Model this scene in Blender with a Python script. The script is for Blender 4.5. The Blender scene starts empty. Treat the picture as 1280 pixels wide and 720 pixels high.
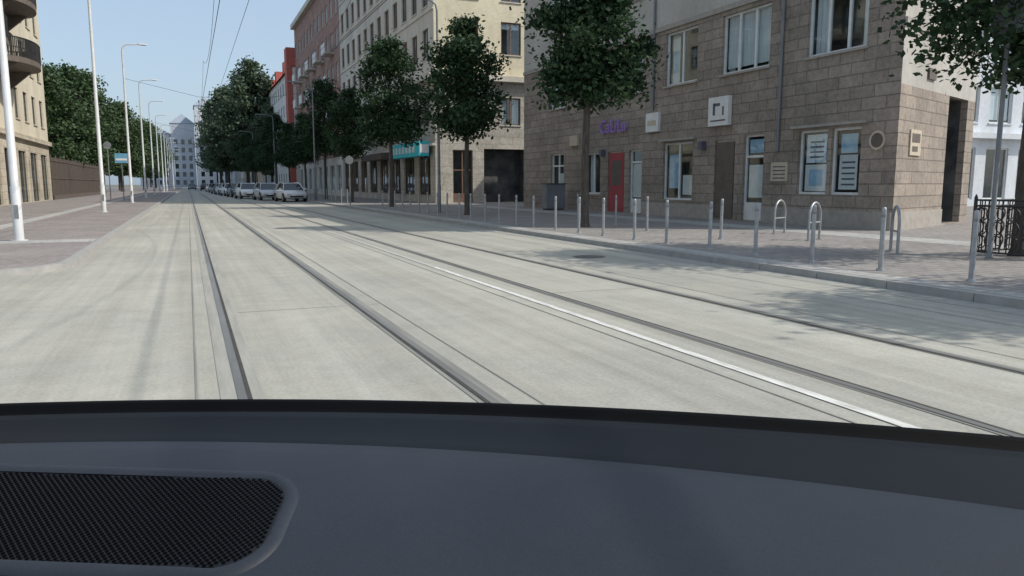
import bpy, math, random
import numpy as np
from mathutils import Matrix, Vector
random.seed(7)
S = bpy.context.scene
COL = S.collection

# ------------------------------------------------------------------ materials
def newmat(name):
    m = bpy.data.materials.new(name); m.use_nodes = True
    nt = m.node_tree
    return m, nt, nt.nodes['Principled BSDF']
def rgb(c): return (c[0], c[1], c[2], 1)
def N(nt, t, **kw):
    return nt.nodes.new(t)
def noise(nt, coord, scale, detail=4, rough=.6, stretch=(1, 1, 1)):
    mp = N(nt, 'ShaderNodeMapping'); mp.inputs['Scale'].default_value = stretch
    nt.links.new(coord, mp.inputs['Vector'])
    n = N(nt, 'ShaderNodeTexNoise'); n.inputs['Scale'].default_value = scale
    n.inputs['Detail'].default_value = detail; n.inputs['Roughness'].default_value = rough
    nt.links.new(mp.outputs[0], n.inputs['Vector'])
    return n.outputs['Fac']
def ramp(nt, fac, lo, hi, c1, c2):
    r = N(nt, 'ShaderNodeValToRGB'); e = r.color_ramp.elements
    e[0].position = lo; e[1].position = hi; e[0].color = rgb(c1); e[1].color = rgb(c2)
    nt.links.new(fac, r.inputs[0]); return r.outputs[0]
def mult(nt, a, b, f=1.0):
    m = N(nt, 'ShaderNodeMix'); m.data_type = 'RGBA'; m.blend_type = 'MULTIPLY'
    m.inputs[0].default_value = f
    nt.links.new(a, m.inputs[6]); nt.links.new(b, m.inputs[7]); return m.outputs[2]
def bump(nt, bs, fac, strength, dist=.01):
    b = N(nt, 'ShaderNodeBump'); b.inputs['Strength'].default_value = strength
    b.inputs['Distance'].default_value = dist
    nt.links.new(fac, b.inputs['Height']); nt.links.new(b.outputs[0], bs.inputs['Normal'])
def mat(name, c1, c2=None, scale=3, rough=.8, bmp=.0, bscale=60, metal=0, lo=.35, hi=.65, stretch=(1, 1, 1), coord='Object', spec=.5):
    m, nt, bs = newmat(name)
    if c2 is None: c2 = tuple(x * .8 for x in c1)
    tc = N(nt, 'ShaderNodeTexCoord')
    f = noise(nt, tc.outputs[coord], scale, stretch=stretch)
    nt.links.new(ramp(nt, f, lo, hi, c1, c2), bs.inputs['Base Color'])
    bs.inputs['Roughness'].default_value = rough; bs.inputs['Metallic'].default_value = metal
    bs.inputs['Specular IOR Level'].default_value = spec
    if bmp: bump(nt, bs, noise(nt, tc.outputs[coord], bscale), bmp)
    return m
def brickmat(name, c1, c2, mortar, bw, rh, ms, coord='UV', rough=.9, dirt=.65):
    m, nt, bs = newmat(name)
    tc = N(nt, 'ShaderNodeTexCoord')
    b = N(nt, 'ShaderNodeTexBrick'); b.inputs['Scale'].default_value = 1
    b.inputs['Color1'].default_value = rgb(c1); b.inputs['Color2'].default_value = rgb(c2)
    b.inputs['Mortar'].default_value = rgb(mortar)
    b.inputs['Brick Width'].default_value = bw; b.inputs['Row Height'].default_value = rh
    b.inputs['Mortar Size'].default_value = ms; b.inputs['Mortar Smooth'].default_value = .3
    nt.links.new(tc.outputs[coord], b.inputs['Vector'])
    n1 = noise(nt, tc.outputs['Object'], .6, 6, .7)
    n2 = noise(nt, tc.outputs['Object'], 9, 5, .7)
    c = mult(nt, b.outputs['Color'], ramp(nt, n1, .3, .7, (dirt,) * 3, (1.15,) * 3))
    c = mult(nt, c, ramp(nt, n2, .3, .7, (.72,) * 3, (1.2,) * 3))
    nt.links.new(c, bs.inputs['Base Color'])
    bs.inputs['Roughness'].default_value = rough
    ad = N(nt, 'ShaderNodeMath'); ad.operation = 'MULTIPLY_ADD'
    nt.links.new(n2, ad.inputs[0]); ad.inputs[1].default_value = .6
    inv = N(nt, 'ShaderNodeMath'); inv.operation = 'SUBTRACT'; inv.inputs[0].default_value = 1
    nt.links.new(b.outputs['Fac'], inv.inputs[1]); nt.links.new(inv.outputs[0], ad.inputs[2])
    bump(nt, bs, ad.outputs[0], .6, .02)
    return m
def stucco(name, c, rough=.9, dirt=.75):
    m, nt, bs = newmat(name)
    tc = N(nt, 'ShaderNodeTexCoord')
    n1 = noise(nt, tc.outputs['Object'], .35, 6, .7, (1, 1, .35))
    n2 = noise(nt, tc.outputs['Object'], 6, 5, .7)
    base = N(nt, 'ShaderNodeRGB'); base.outputs[0].default_value = rgb(c)
    k = mult(nt, base.outputs[0], ramp(nt, n1, .3, .7, (dirt, dirt * .98, dirt * .95), (1.08,) * 3))
    k = mult(nt, k, ramp(nt, n2, .3, .7, (.88,) * 3, (1.08,) * 3))
    nt.links.new(k, bs.inputs['Base Color']); bs.inputs['Roughness'].default_value = rough
    bump(nt, bs, n2, .25, .01)
    return m
def road_mat():
    m, nt, bs = newmat('road_concrete')
    tc = N(nt, 'ShaderNodeTexCoord'); o = tc.outputs['Object']
    streak = noise(nt, o, 1.0, 6, .65, (1.6, .035, 1))
    streak2 = noise(nt, o, 1.0, 5, .6, (7, .12, 1))
    patch = noise(nt, o, .35, 5, .6)
    fine = noise(nt, o, 35, 3, .8)
    mid = noise(nt, o, 3.5, 6, .7)
    c = ramp(nt, streak, .3, .7, (.345, .335, .29), (.455, .443, .39))
    c = mult(nt, c, ramp(nt, streak2, .3, .72, (.88,) * 3, (1.06,) * 3))
    c = mult(nt, c, ramp(nt, patch, .35, .65, (.88, .88, .89), (1.06, 1.05, 1.03)))
    c = mult(nt, c, ramp(nt, mid, .3, .7, (.92,) * 3, (1.07,) * 3))
    c = mult(nt, c, ramp(nt, fine, .3, .7, (.84,) * 3, (1.12,) * 3))
    nt.links.new(c, bs.inputs['Base Color']); bs.inputs['Roughness'].default_value = .85
    bs.inputs['Specular IOR Level'].default_value = .3
    bump(nt, bs, fine, .3, .004)
    return m
def leaf_mat(name, c1, c2):
    m, nt, bs = newmat(name)
    g = N(nt, 'ShaderNodeNewGeometry')
    tc = N(nt, 'ShaderNodeTexCoord')
    n1 = noise(nt, tc.outputs['Object'], .9, 3)
    a = ramp(nt, g.outputs['Random Per Island'], 0, 1, c1, c2)
    a = mult(nt, a, ramp(nt, n1, .35, .65, (.65,) * 3, (1.25,) * 3))
    nt.links.new(a, bs.inputs['Base Color']); bs.inputs['Roughness'].default_value = .6
    bs.inputs['Specular IOR Level'].default_value = .3
    tr = N(nt, 'ShaderNodeBsdfTranslucent'); nt.links.new(a, tr.inputs[0])
    mx = N(nt, 'ShaderNodeMixShader'); mx.inputs[0].default_value = .25
    nt.links.new(bs.outputs[0], mx.inputs[1]); nt.links.new(tr.outputs[0], mx.inputs[2])
    nt.links.new(mx.outputs[0], nt.nodes['Material Output'].inputs[0])
    return m
def glass_mat():
    m, nt, bs = newmat('window_glass')
    nt.nodes.remove(bs)
    fr = N(nt, 'ShaderNodeLayerWeight'); fr.inputs[0].default_value = .5
    pw = N(nt, 'ShaderNodeMath'); pw.operation = 'POWER'; pw.inputs[1].default_value = 4
    nt.links.new(fr.outputs['Facing'], pw.inputs[0])
    ad = N(nt, 'ShaderNodeMath'); ad.operation = 'MULTIPLY_ADD'; ad.inputs[1].default_value = .85; ad.inputs[2].default_value = .10; ad.use_clamp = True
    nt.links.new(pw.outputs[0], ad.inputs[0])
    tr = N(nt, 'ShaderNodeBsdfTransparent'); tr.inputs[0].default_value = (.84, .9, .92, 1)
    gl = N(nt, 'ShaderNodeBsdfGlossy'); gl.inputs['Roughness'].default_value = .03; gl.inputs[0].default_value = (.85, .95, 1, 1)
    mx = N(nt, 'ShaderNodeMixShader')
    nt.links.new(ad.outputs[0], mx.inputs[0]); nt.links.new(tr.outputs[0], mx.inputs[1]); nt.links.new(gl.outputs[0], mx.inputs[2])
    nt.links.new(mx.outputs[0], nt.nodes['Material Output'].inputs[0])
    return m

M_road = road_mat()
M_ground = mat('ground_dirt', (.12, .13, .08), (.18, .17, .12), .2)
M_pave = brickmat('pavement_setts', (.31, .285, .265), (.26, .24, .225), (.17, .16, .15), .4, .2, .012, 'Object', dirt=.8)
M_paveL = brickmat('pavement_red', (.30, .262, .245), (.255, .228, .215), (.18, .168, .155), .22, .11, .006, 'Object', dirt=.8)
M_slab = brickmat('pavement_slab', (.42, .41, .385), (.38, .37, .35), (.28, .27, .26), .6, .6, .012, 'Object', dirt=.8)
M_kerb = mat('kerb_granite', (.36, .35, .33), (.29, .285, .27), 5, .8, .3)
M_flank = mat('rail_flank', (.28, .273, .24), (.36, .35, .31), 3, .85, .3, stretch=(4, .3, 1))
M_flankd = mat('rail_flank_dark', (.19, .186, .17), (.26, .255, .23), 3, .85, .3, stretch=(4, .3, 1))
M_railst = mat('rail_steel', (.24, .235, .22), (.17, .165, .155), 6, .55, 0, metal=.3, stretch=(1, .1, 1))
M_groove = mat('rail_groove', (.04, .038, .035), (.065, .06, .055), 10, .9)
M_white = mat('road_paint', (.74, .73, .69), (.48, .47, .43), 4, .7, stretch=(5, .8, 1))
M_faint = mat('road_paint_worn', (.50, .49, .45), (.40, .39, .35), 5, .8, stretch=(5, .8, 1))
M_iron = mat('cast_iron', (.10, .10, .095), (.17, .165, .155), 15, .7, .3, metal=.2)
M_repair = mat('gutter_asphalt', (.29, .284, .255), (.35, .343, .31), 6, .9, .4)
M_steel = mat('galvanised_steel', (.40, .41, .42), (.3, .31, .32), 10, .42, 0, metal=.5)
M_lamp = mat('lamp_paint', (.66, .67, .67), (.56, .57, .57), 2, .45)
M_lampg = mat('lamp_grey', (.22, .23, .24), (.17, .18, .19), 2, .5)
M_black = mat('black_metal', (.015, .016, .017), (.03, .03, .03), 8, .5)
M_wire = mat('wire', (.03, .03, .035), None, 2, .6)
M_glass = glass_mat()
M_int = mat('interior_dark', (.035, .037, .04), (.12, .12, .115), 1.2, .9)
M_curt = mat('curtain', (.78, .80, .80), (.58, .60, .61), 2, .9, stretch=(8, 8, .3))
M_frw = mat('frame_white', (.76, .76, .74), (.64, .64, .62), 3, .6)
M_frd = mat('frame_dark', (.07, .06, .055), (.1, .09, .08), 3, .6)
M_frb = mat('frame_brown', (.20, .12, .08), (.14, .085, .06), 3, .6)
M_bark = mat('bark', (.12, .10, .085), (.06, .052, .043), 9, .95, .8, 25, stretch=(1, 1, .3))
M_leaf = leaf_mat('leaf_linden', (.020, .048, .022), (.050, .094, .038))
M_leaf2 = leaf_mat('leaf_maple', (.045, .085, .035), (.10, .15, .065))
M_leaf_haze = leaf_mat('leaf_maple_hazed', (.065, .10, .06), (.12, .165, .095))  # aerial haze put into the leaf colour of the distant maples

# ------------------------------------------------------------------ mesh builder
class MB:
    def __init__(s): s.v = []; s.f = []; s.m = []; s.uv = []; s.T = Matrix.Identity(4); s.sm = []
    def add(s, vs, fs, m=0, uvs=None, smooth=False):
        b = len(s.v)
        for v in vs: s.v.append(tuple(s.T @ Vector(v)))
        for i, f in enumerate(fs):
            s.f.append([b + k for k in f]); s.m.append(m); s.sm.append(smooth)
            if uvs: s.uv.extend([uvs[k] for k in f])
            else: s.uv.extend([(0, 0)] * len(f))
    def quad(s, a, b, c, d, m=0, uvs=None): s.add([a, b, c, d], [(0, 1, 2, 3)], m, uvs)
    def box(s, x0, x1, y0, y1, z0, z1, m=0):
        vs = [(x, y, z) for z in (z0, z1) for y in (y0, y1) for x in (x0, x1)]
        fs = [(0, 1, 3, 2), (4, 6, 7, 5), (0, 4, 5, 1), (2, 3, 7, 6), (0, 2, 6, 4), (1, 5, 7, 3)]
        b = len(s.v)
        for v in vs: s.v.append(tuple(s.T @ Vector(v)))
        for f in fs:
            s.f.append([b + k for k in f]); s.m.append(m); s.sm.append(False)
            for k in f: s.uv.append((vs[k][0] + vs[k][1], vs[k][2]))
    def tube(s, pts, rs, n=8, m=0, cap=True, smooth=True):
        pts = [Vector(p) for p in pts]; vs = []; fs = []
        ref = None
        for i, p in enumerate(pts):
            d = (pts[min(i + 1, len(pts) - 1)] - pts[max(i - 1, 0)]).normalized()
            if ref is None: ref = Vector((1, 0, 0)) if abs(d.x) < .8 else Vector((0, 1, 0))
            a = (ref - d * ref.dot(d)).normalized(); ref = a; b = d.cross(a)
            for k in range(n):
                t = 2 * math.pi * k / n
                vs.append(p + (a * math.cos(t) + b * math.sin(t)) * rs[i])
        for i in range(len(pts) - 1):
            for k in range(n):
                k2 = (k + 1) % n
                fs.append((i * n + k, i * n + k2, (i + 1) * n + k2, (i + 1) * n + k))
        s.add(vs, fs, m, None, smooth)
        if cap:
            s.add(vs[:n], [tuple(range(n))], m); s.add(vs[-n:], [tuple(range(n))], m)
    def mesh(s, name, mats):
        me = bpy.data.meshes.new(name); me.from_pydata(s.v, [], s.f)
        for m in mats: me.materials.append(m)
        me.polygons.foreach_set('material_index', s.m)
        me.polygons.foreach_set('use_smooth', s.sm)
        uvl = me.uv_layers.new(name='UVMap')
        uvl.data.foreach_set('uv', np.array(s.uv, dtype=np.float32).ravel())
        me.update(); return me
    def build(s, name, mats, parent=None):
        return obj(name, s.mesh(name, mats), parent)
def obj(name, data, parent=None, loc=(0, 0, 0), rz=0, sc=1):
    o = bpy.data.objects.new(name, data); COL.objects.link(o)
    o.location = loc; o.rotation_euler = (0, 0, rz); o.scale = (sc, sc, sc)
    if parent: o.parent = parent
    return o
def empty(name, loc=(0, 0, 0), rz=0):
    e = bpy.data.objects.new(name, None); COL.objects.link(e); e.location = loc; e.rotation_euler = (0, 0, rz)
    e.empty_display_size = .3
    return e

# ------------------------------------------------------------------ ground, road, pavements
b = MB(); b.quad((-900, -300, -.012), (900, -300, -.012), (900, 1500, -.012), (-900, 1500, -.012)); b.build('ground', [M_ground])
b = MB(); b.quad((-120, -60, 0), (60, -60, 0), (60, 420, 0), (-120, 420, 0)); b.build('road', [M_road])

KR = [(8.35, -40), (8.35, 58), (8.2, 74), (7.5, 84), (6.7, 97), (5.9, 115), (5.4, 150), (5.0, 400)]
PH = .10
b = MB()
for (x0, y0), (x1, y1) in zip(KR[:-1], KR[1:]):
    b.quad((x0 + .15, y0, PH), (130, y0, PH), (130, y1, PH), (x1 + .15, y1, PH))
b.build('pavement', [M_pave])
b = MB()
for (x0, y0), (x1, y1) in zip(KR[:-1], KR[1:]):
    n = max(1, int((y1 - y0) / 1.2))
    for i in range(n):
        a = i / n; c = (i + 1) / n - .01 / (y1 - y0) * 1.2
        xa = x0 + (x1 - x0) * a; xb = x0 + (x1 - x0) * c; ya = y0 + (y1 - y0) * a; yb = y0 + (y1 - y0) * c
        vs = [(xa, ya, -.01), (xa + .16, ya, -.01), (xb + .16, yb, -.01), (xb, yb, -.01),
              (xa + .01, ya, PH + .003), (xa + .16, ya, PH + .003), (xb + .16, yb, PH + .003), (xb + .01, yb, PH + .003)]
        b.add(vs, [(4, 5, 6, 7), (0, 4, 7, 3), (0, 1, 5, 4), (3, 2, 6, 7)])
b.build('kerb', [M_kerb])
b = MB(); b.quad((8.52, -40, PH + .004), (8.9, -40, PH + .004), (8.9, 58, PH + .004), (8.52, 58, PH + .004))
b.quad((14.6, -10, PH + .004), (15.8, -10, PH + .004), (15.8, 41, PH + .004), (14.6, 41, PH + .004)); b.build('pavement_band', [M_slab])
pts = []
cx, cy, r = -3.4, 14.5, 1.45
for i in range(9):
    t = -math.pi / 2 + math.pi / 2 * i / 8
    pts.append((cx + r * math.cos(t), cy + r * math.sin(t)))
b = MB()
poly = [(-60, 13.05)] + pts + [(-1.95, 400), (-60, 400)]
b.add([(x, y, PH) for x, y in poly], [tuple(range(len(poly)))]); b.build('pavement', [M_paveL])
b = MB()
line = [(-60, 13.05)] + pts + [(-1.95, 20)] + [(-1.95, 20 + 10 * i) for i in range(1, 39)]
offs = []
for i, (x, y) in enumerate(line):
    xa, ya = line[max(0, i - 1)]; xb, yb = line[min(len(line) - 1, i + 1)]
    d = Vector((xb - xa, yb - ya)).normalized(); offs.append((d.y, -d.x))
for i in range(len(line) - 1):
    (x0, y0), (x1, y1) = line[i], line[i + 1]
    if math.hypot(x1 - x0, y1 - y0) < 1e-4: continue
    (p, q), (u, v) = offs[i], offs[i + 1]
    b.add([(x0 + p * .15, y0 + q * .15, -.01), (x1 + u * .15, y1 + v * .15, -.01), (x1 + u * .13, y1 + v * .13, PH + .004), (x0 + p * .13, y0 + q * .13, PH + .004),
           (x1 - u * .02, y1 - v * .02, PH + .004), (x0 - p * .02, y0 - q * .02, PH + .004)], [(0, 1, 2, 3), (3, 2, 4, 5)])
b.build('kerb', [M_kerb])
b = MB()
b.quad((-9.8, 19.0, PH + .004), (-2.0, 19.0, PH + .004), (-2.0, 20.0, PH + .004), (-9.8, 20.0, PH + .004))
b.quad((-5.4, 20.02, PH + .004), (-4.9, 20.02, PH + .004), (-4.9, 120, PH + .004), (-5.4, 120, PH + .004))
b.build('pavement_band', [M_slab])

# tram rails
for X, fm, fw in ((.25, 0, .26), (1.70, 1, .19), (4.07, 1, .11), (5.54, 1, .15)):
    b = MB()
    b.quad((X - fw * .5, -20, .004), (X + fw * .5, -20, .004), (X + fw * .5, 330, .004), (X - fw * .5, 330, .004), fm)
    b.quad((X - .028, -20, .008), (X + .028, -20, .008), (X + .028, 330, .008), (X - .028, 330, .008), 2)
    s = -1 if X in (1.70, 5.54) else 1
    g0, g1 = sorted((X + s * .03, X + s * .058))
    b.quad((g0, -20, .008), (g1, -20, .008), (g1, 330, .008), (g0, 330, .008), 3)
    b.build('tram_rail', [M_flank, M_flankd, M_railst, M_groove])
b = MB()
for X in (-.02, 1.97, 3.45, 5.95, 7.3):
    b.quad((X - .007, -20, .004), (X + .007, -20, .004), (X + .007, 330, .004), (X - .007, 330, .004))
for i in range(24):
    y = 2.4 + i * 6.1
    for x0, x1 in ((-.01, .09), (.42, 1.58), (1.82, 1.96), (3.46, 3.6), (4.15, 5.42), (5.66, 5.94)):
        b.quad((x0, y, .004), (x1, y, .004), (x1, y + .012, .004), (x0, y + .012, .004))
b.build('road_joint', [M_flankd])
b = MB()
b.quad((3.63, -10, .006), (3.71, -10, .006), (3.71, 12, .006), (3.63, 12, .006), 0)
b.quad((3.63, 12.01, .006), (3.71, 12.01, .006), (3.71, 40, .006), (3.63, 40, .006), 1); b.build('road_marking', [M_white, M_faint])
b = MB()
for x, y, r in ((6.9, 12.6, .28), (2.7, 24.5, .3)):
    n = 24
    b.add([(x + r * math.cos(2 * math.pi * k / n), y + r * math.sin(2 * math.pi * k / n), .008) for k in range(n)], [tuple(range(n))])
    b.add([(x + (r + .04) * math.cos(2 * math.pi * k / n), y + (r + .04) * math.sin(2 * math.pi * k / n), .004) for k in range(n)], [tuple(range(n))], 1)
b.build('manhole_cover', [M_iron, M_flankd])
b = MB(); b.quad((7.95, -40, .003), (8.34, -40, .003), (8.34, 58, .003), (7.95, 58, .003)); b.build('gutter', [M_repair])

# ------------------------------------------------------------------ building generator
class Bld:
    def __init__(s, name, wallmats, frame=None):
        s.e = empty(name); s.w = MB(); s.f = MB(); s.g = MB(); s.c = MB(); s.i = MB(); s.r = MB()
        s.wm = wallmats; s.fm = frame or M_frw
    def setT(s, T):
        for q in (s.w, s.f, s.g, s.c, s.i, s.r): q.T = T
    def facade(s, ox, oy, sx, sy, L, H, ops, k=1, wm=lambda a, z: 0, sill=True, z0=0):
        l = math.hypot(sx, sy); sx /= l; sy /= l
        ux, uy = -sy * k, sx * k
        T = Matrix(((sx, ux, 0, ox), (sy, uy, 0, oy), (0, 0, 1, 0), (0, 0, 0, 1)))
        s.setT(T)
        ss = sorted(set([0, L] + [o[0] for o in ops] + [o[1] for o in ops]))
        zs = sorted(set([z0, H] + [o[2] for o in ops] + [o[3] for o in ops] + [z for z in getattr(s, 'bands', []) if z0 < z < H]))
        for a, a2 in zip(ss[:-1], ss[1:]):
            for z, z2 in zip(zs[:-1], zs[1:]):
                sm, zm = (a + a2) / 2, (z + z2) / 2
                if any(o[0] < sm < o[1] and o[2] < zm < o[3] for o in ops): continue
                s.w.quad((a, 0, z), (a2, 0, z), (a2, 0, z2), (a, 0, z2), wm(sm, zm), [(a, z), (a2, z), (a2, z2), (a, z2)])
        for o in ops:
            a, a2, z, z2 = o[:4]; kind = o[4] if len(o) > 4 else 'win'; nm = o[5] if len(o) > 5 else 2
            R = .2; m = wm((a + a2) / 2, z)
            for q in (((a, 0, z), (a, -R, z), (a, -R, z2), (a, 0, z2)), ((a2, 0, z), (a2, -R, z), (a2, -R, z2), (a2, 0, z2)),
                      ((a, 0, z2), (a2, 0, z2), (a2, -R, z2), (a, -R, z2)), ((a, 0, z), (a2, 0, z), (a2, -R, z), (a, -R, z))):
                s.w.quad(*q, m, [(0, z), (.2, z), (.2, z2), (0, z2)])
            D = -1.0
            for q in (((a, -R, z), (a, D, z), (a, D, z2), (a, -R, z2)), ((a2, -R, z), (a2, D, z), (a2, D, z2), (a2, -R, z2)),
                      ((a, -R, z2), (a2, -R, z2), (a2, D, z2), (a, D, z2)), ((a, -R, z), (a2, -R, z), (a2, D, z), (a, D, z)),
                      ((a, D, z), (a2, D, z), (a2, D, z2), (a, D, z2))):
                s.i.quad(*q)
            if kind == 'dark': continue
            w = .07
            f0, f1 = -.18, -.10
            s.f.box(a, a + w, f0, f1, z, z2); s.f.box(a2 - w, a2, f0, f1, z, z2)
            s.f.box(a + w, a2 - w, f0, f1, z, z + w); s.f.box(a + w, a2 - w, f0, f1, z2 - w, z2)
            for j in range(1, nm):
                c = a + (a2 - a) * j / nm
                s.f.box(c - .045, c + .045, f0 + .003, f1 - .003, z + w, z2 - w)
            s.g.quad((a + w, -.14, z + w), (a2 - w, -.14, z + w), (a2 - w, -.14, z2 - w), (a + w, -.14, z2 - w))
            if kind == 'win':
                t = random.random(); W = a2 - a
                if t < .75:
                    for (c0, c1) in ((a + w, a + w + W * random.uniform(.12, .32)), (a2 - w - W * random.uniform(.12, .32), a2 - w)):
                        n = 6
                        for j in range(n):
                            p = c0 + (c1 - c0) * j / n; q = c0 + (c1 - c0) * (j + 1) / n
                            d0 = -.3 - .05 * (j % 2); d1 = -.3 - .05 * ((j + 1) % 2)
                            s.c.quad((p, d0, z + .02), (q, d1, z + .02), (q, d1, z2 - .02), (p, d0, z2 - .02))
                if t > .35:
                    zb = z2 - (z2 - z) * random.choice([.2, .35, .5, .9])
                    s.c.quad((a + w, -.24, zb), (a2 - w, -.24, zb), (a2 - w, -.24, z2 - .02), (a + w, -.24, z2 - .02))
            if kind == 'door':
                s.f.box(a + w, a2 - w, f0 + .004, f1 - .004, z + w, z + .6)
                s.f.box(a + w, a2 - w, f0 + .004, f1 - .004, z + 2.1, z + 2.18)
            if sill and kind == 'win':
                s.r.box(a - .06, a2 + .06, -.05, .07, z - .07, z - .004)
        s.setT(Matrix.Identity(4))
    def body(s, poly, H, skip, wmi=0):
        n = len(poly)
        for i in range(n):
            if i in skip: continue
            (x0, y0), (x1, y1) = poly[i], poly[(i + 1) % n]
            L = math.hypot(x1 - x0, y1 - y0)
            s.w.quad((x0, y0, 0), (x1, y1, 0), (x1, y1, H), (x0, y0, H), wmi, [(0, 0), (L, 0), (L, H), (0, H)])
        s.r.add([(x, y, H) for x, y in poly], [tuple(range(n))])
    def done(s, trim, roof=None):
        s.w.build('walls', s.wm, s.e)
        if s.f.v: s.f.build('window_frames', [s.fm], s.e)
        if s.g.v: s.g.build('window_glass', [M_glass], s.e)
        if s.c.v: s.c.build('curtains', [M_curt], s.e)
        if s.i.v: s.i.build('interior', [M_int], s.e)
        if s.r.v: s.r.build('sills_and_roof', [trim], s.e)

def grid(s0, s1, n, w, floors, h, kind='win', nm=2, skip=()):
    out = []
    for i in range(n):
        c = s0 + (s1 - s0) * (i + .5) / n
        for z in floors:
            out.append((c - w / 2, c + w / 2, z, z + h, kind, nm))
    return out

# --- main stone corner building
M_stone = brickmat('brown_stone', (.37, .31, .255), (.29, .245, .205), (.20, .17, .145), .85, .34, .018, dirt=.7)
M_stucg = stucco('grey_stucco', (.52, .50, .46))
M_trim = mat('trim_stone', (.40, .365, .32), (.32, .29, .26), 5, .85, .3)
B = Bld('stone_corner_building', [M_stone, M_stucg, M_trim]); B.bands = [7.35, .55]
X0, Y0, Y1 = 17.5, 15.0, 39.7
def ys(a, b_, z0, z1, k='win', nm=2): return (a - Y0, b_ - Y0, z0, z1, k, nm)
ops = []
for (a, c) in ((16.2, 18.45), (20.07, 22.5), (23.9, 25.95), (27.6, 29.3), (31.1, 32.8), (34.6, 36.3), ):
    nm = 3 if c - a > 2.2 else 2
    ops.append(ys(a, c, 5.15, 7.15, 'win', nm)); ops.append(ys(a, c, 8.9, 10.9, 'win', nm))
    ops.append(ys(a, c, 12.0, 13.2))
ops += [ys(16.2, 17.28, 1.05, 2.98, 'shop', 1), ys(17.42, 18.6, 1.05, 2.98, 'shop', 1), ys(20.15, 21.15, .14, 3.0, 'door', 1),
        ys(21.6, 22.7, .14, 2.9, 'panel', 1), ys(24.0, 25.95, .75, 2.95, 'shop', 2), ys(27.5, 28.5, .14, 2.8, 'door', 1),
        ys(28.9, 30.3, .14, 2.8, 'panel', 1), ys(31.0, 32.5, .9, 2.8, 'win', 2), ys(34.7, 36.2, .14, 2.9, 'door', 2)]
wmf = lambda s, z: 1 if z > 7.35 else 0
B.facade(X0, Y0, 0, 1, Y1 - Y0, 14, ops, 1, wmf)
B.facade(X0, Y0, 6.3, 2.5, 6.78, 14, [(4.1, 6.0, .14, 4.0, 'dark'), (2.2, 3.7, 8.9, 10.9, 'win', 2)], -1, lambda s, z: 1 if z > 5.6 else 0)
poly = [(X0, Y0), (23.8, 17.5), (23.8, Y1), (X0, Y1)]
B.body(poly, 14, (0, 3))
B.r.box(X0 - .06, X0 - .001, Y0 - .02, Y1, 7.3, 7.48); B.r.box(X0 - .35, X0 + .1, Y0 - .3, Y1 + .2, 13.7, 14.05)
B.r.box(X0 - .05, X0 - .001, 15.02, 20.1, .1, .6); B.r.box(X0 - .05, X0 - .001, 22.75, 27.4, .1, .6)
B.r.box(X0 - .14, X0 - .002, 15.95, 18.85, 3.05, 3.13); B.r.box(X0 - .14, X0 - .002, 23.8, 26.1, 3.02, 3.1)
B.done(M_trim)
E = B.e
M_poster = mat('poster_paper', (.80, .85, .88), (.35, .5, .62), 2.2, .7, lo=.52, hi=.58)
M_sign = mat('sign_white', (.80, .80, .78), (.7, .7, .68), 3, .5)
M_red = mat('red_door', (.38, .06, .07), (.28, .045, .05), 3, .6)
M_brownp = mat('brown_panel', (.15, .12, .10), (.11, .09, .075), 3, .7)
M_beigep = mat('plaque_beige', (.58, .50, .38), (.48, .41, .31), 4, .6)
M_purple = mat('letters_purple', (.38, .22, .58), (.32, .18, .5), 4, .5)
M_dark = mat('dark_text', (.12, .12, .16), None, 4, .5)
M_bluep = mat('poster_blue', (.42, .62, .76), (.3, .48, .64), 5, .6)
b = MB()
def poster(y0, y1, z0, z1, m, d=.155): b.box(X0 + d, X0 + d + .004, y0, y1, z0, z1, m)
poster(16.42, 17.08, 1.2, 2.2, 3); poster(16.45, 17.05, 2.25, 2.8, 7); poster(17.52, 18.42, 1.15, 1.95, 3); poster(17.6, 18.4, 2.0, 2.85, 0)
poster(17.7, 18.25, 1.3, 1.8, 7, .150)
for j in range(5): poster(16.5, 16.98, 1.32 + j * .16, 1.37 + j * .16, 6, .150)
for j in range(4): poster(17.7, 18.25, 2.15 + j * .15, 2.2 + j * .15, 6, .150)
poster(27.6, 28.4, .8, 2.2, 3); poster(24.2, 24.8, .95, 1.7, 3); poster(25.1, 25.7, 1.2, 2.5, 7); poster(20.3, 21.0, .9, 2.0, 3); poster(20.3, 21.0, 2.4, 2.85, 7); poster(35.0, 35.6, 1.2, 1.9, 3)
b.box(X0 + .02, X0 + .09, 28.97, 30.23, .15, 2.73, 1); b.box(X0 + .012, X0 + .019, 29.2, 30.0, 1.3, 2.4, 2)
b.box(X0 + .02, X0 + .09, 21.67, 22.63, .15, 2.83, 2)
b.box(X0 - .16, X0 - .003, 21.85, 22.95, 3.4, 4.4, 3)
for (yy, z, w, h) in ((22.62, 3.98, .12, .42), (22.45, 4.13, .3, .1), (22.12, 3.9, .08, .3), (22.4, 3.58, .8, .05)):
    b.box(X0 - .17, X0 - .1605, yy - w / 2, yy + w / 2, z - h / 2, z + h / 2, 6)
b.box(X0 - .03, X0 - .003, 19.0, 19.75, 1.45, 2.05, 4)
for j in range(4): b.box(X0 - .034, X0 - .0305, 19.1, 19.65, 1.53 + j * .12, 1.57 + j * .12, 6)
b.box(X0 - .12, X0 - .003, 26.2, 27.1, 3.45, 4.2, 3)
b.box(X0 - .13, X0 - .1205, 26.35, 26.95, 3.7, 3.9, 4)
b.box(X0 - .12, X0 - .003, 33.1, 33.9, 3.2, 3.7, 4)
b.tube([(X0 - .05, 15.62, 2.55), (X0 - .003, 15.62, 2.55)], [.26, .26], 24, 4)
b.tube([(X0 - .055, 15.62, 2.55), (X0 - .0505, 15.62, 2.55)], [.2, .2], 24, 2)
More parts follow.
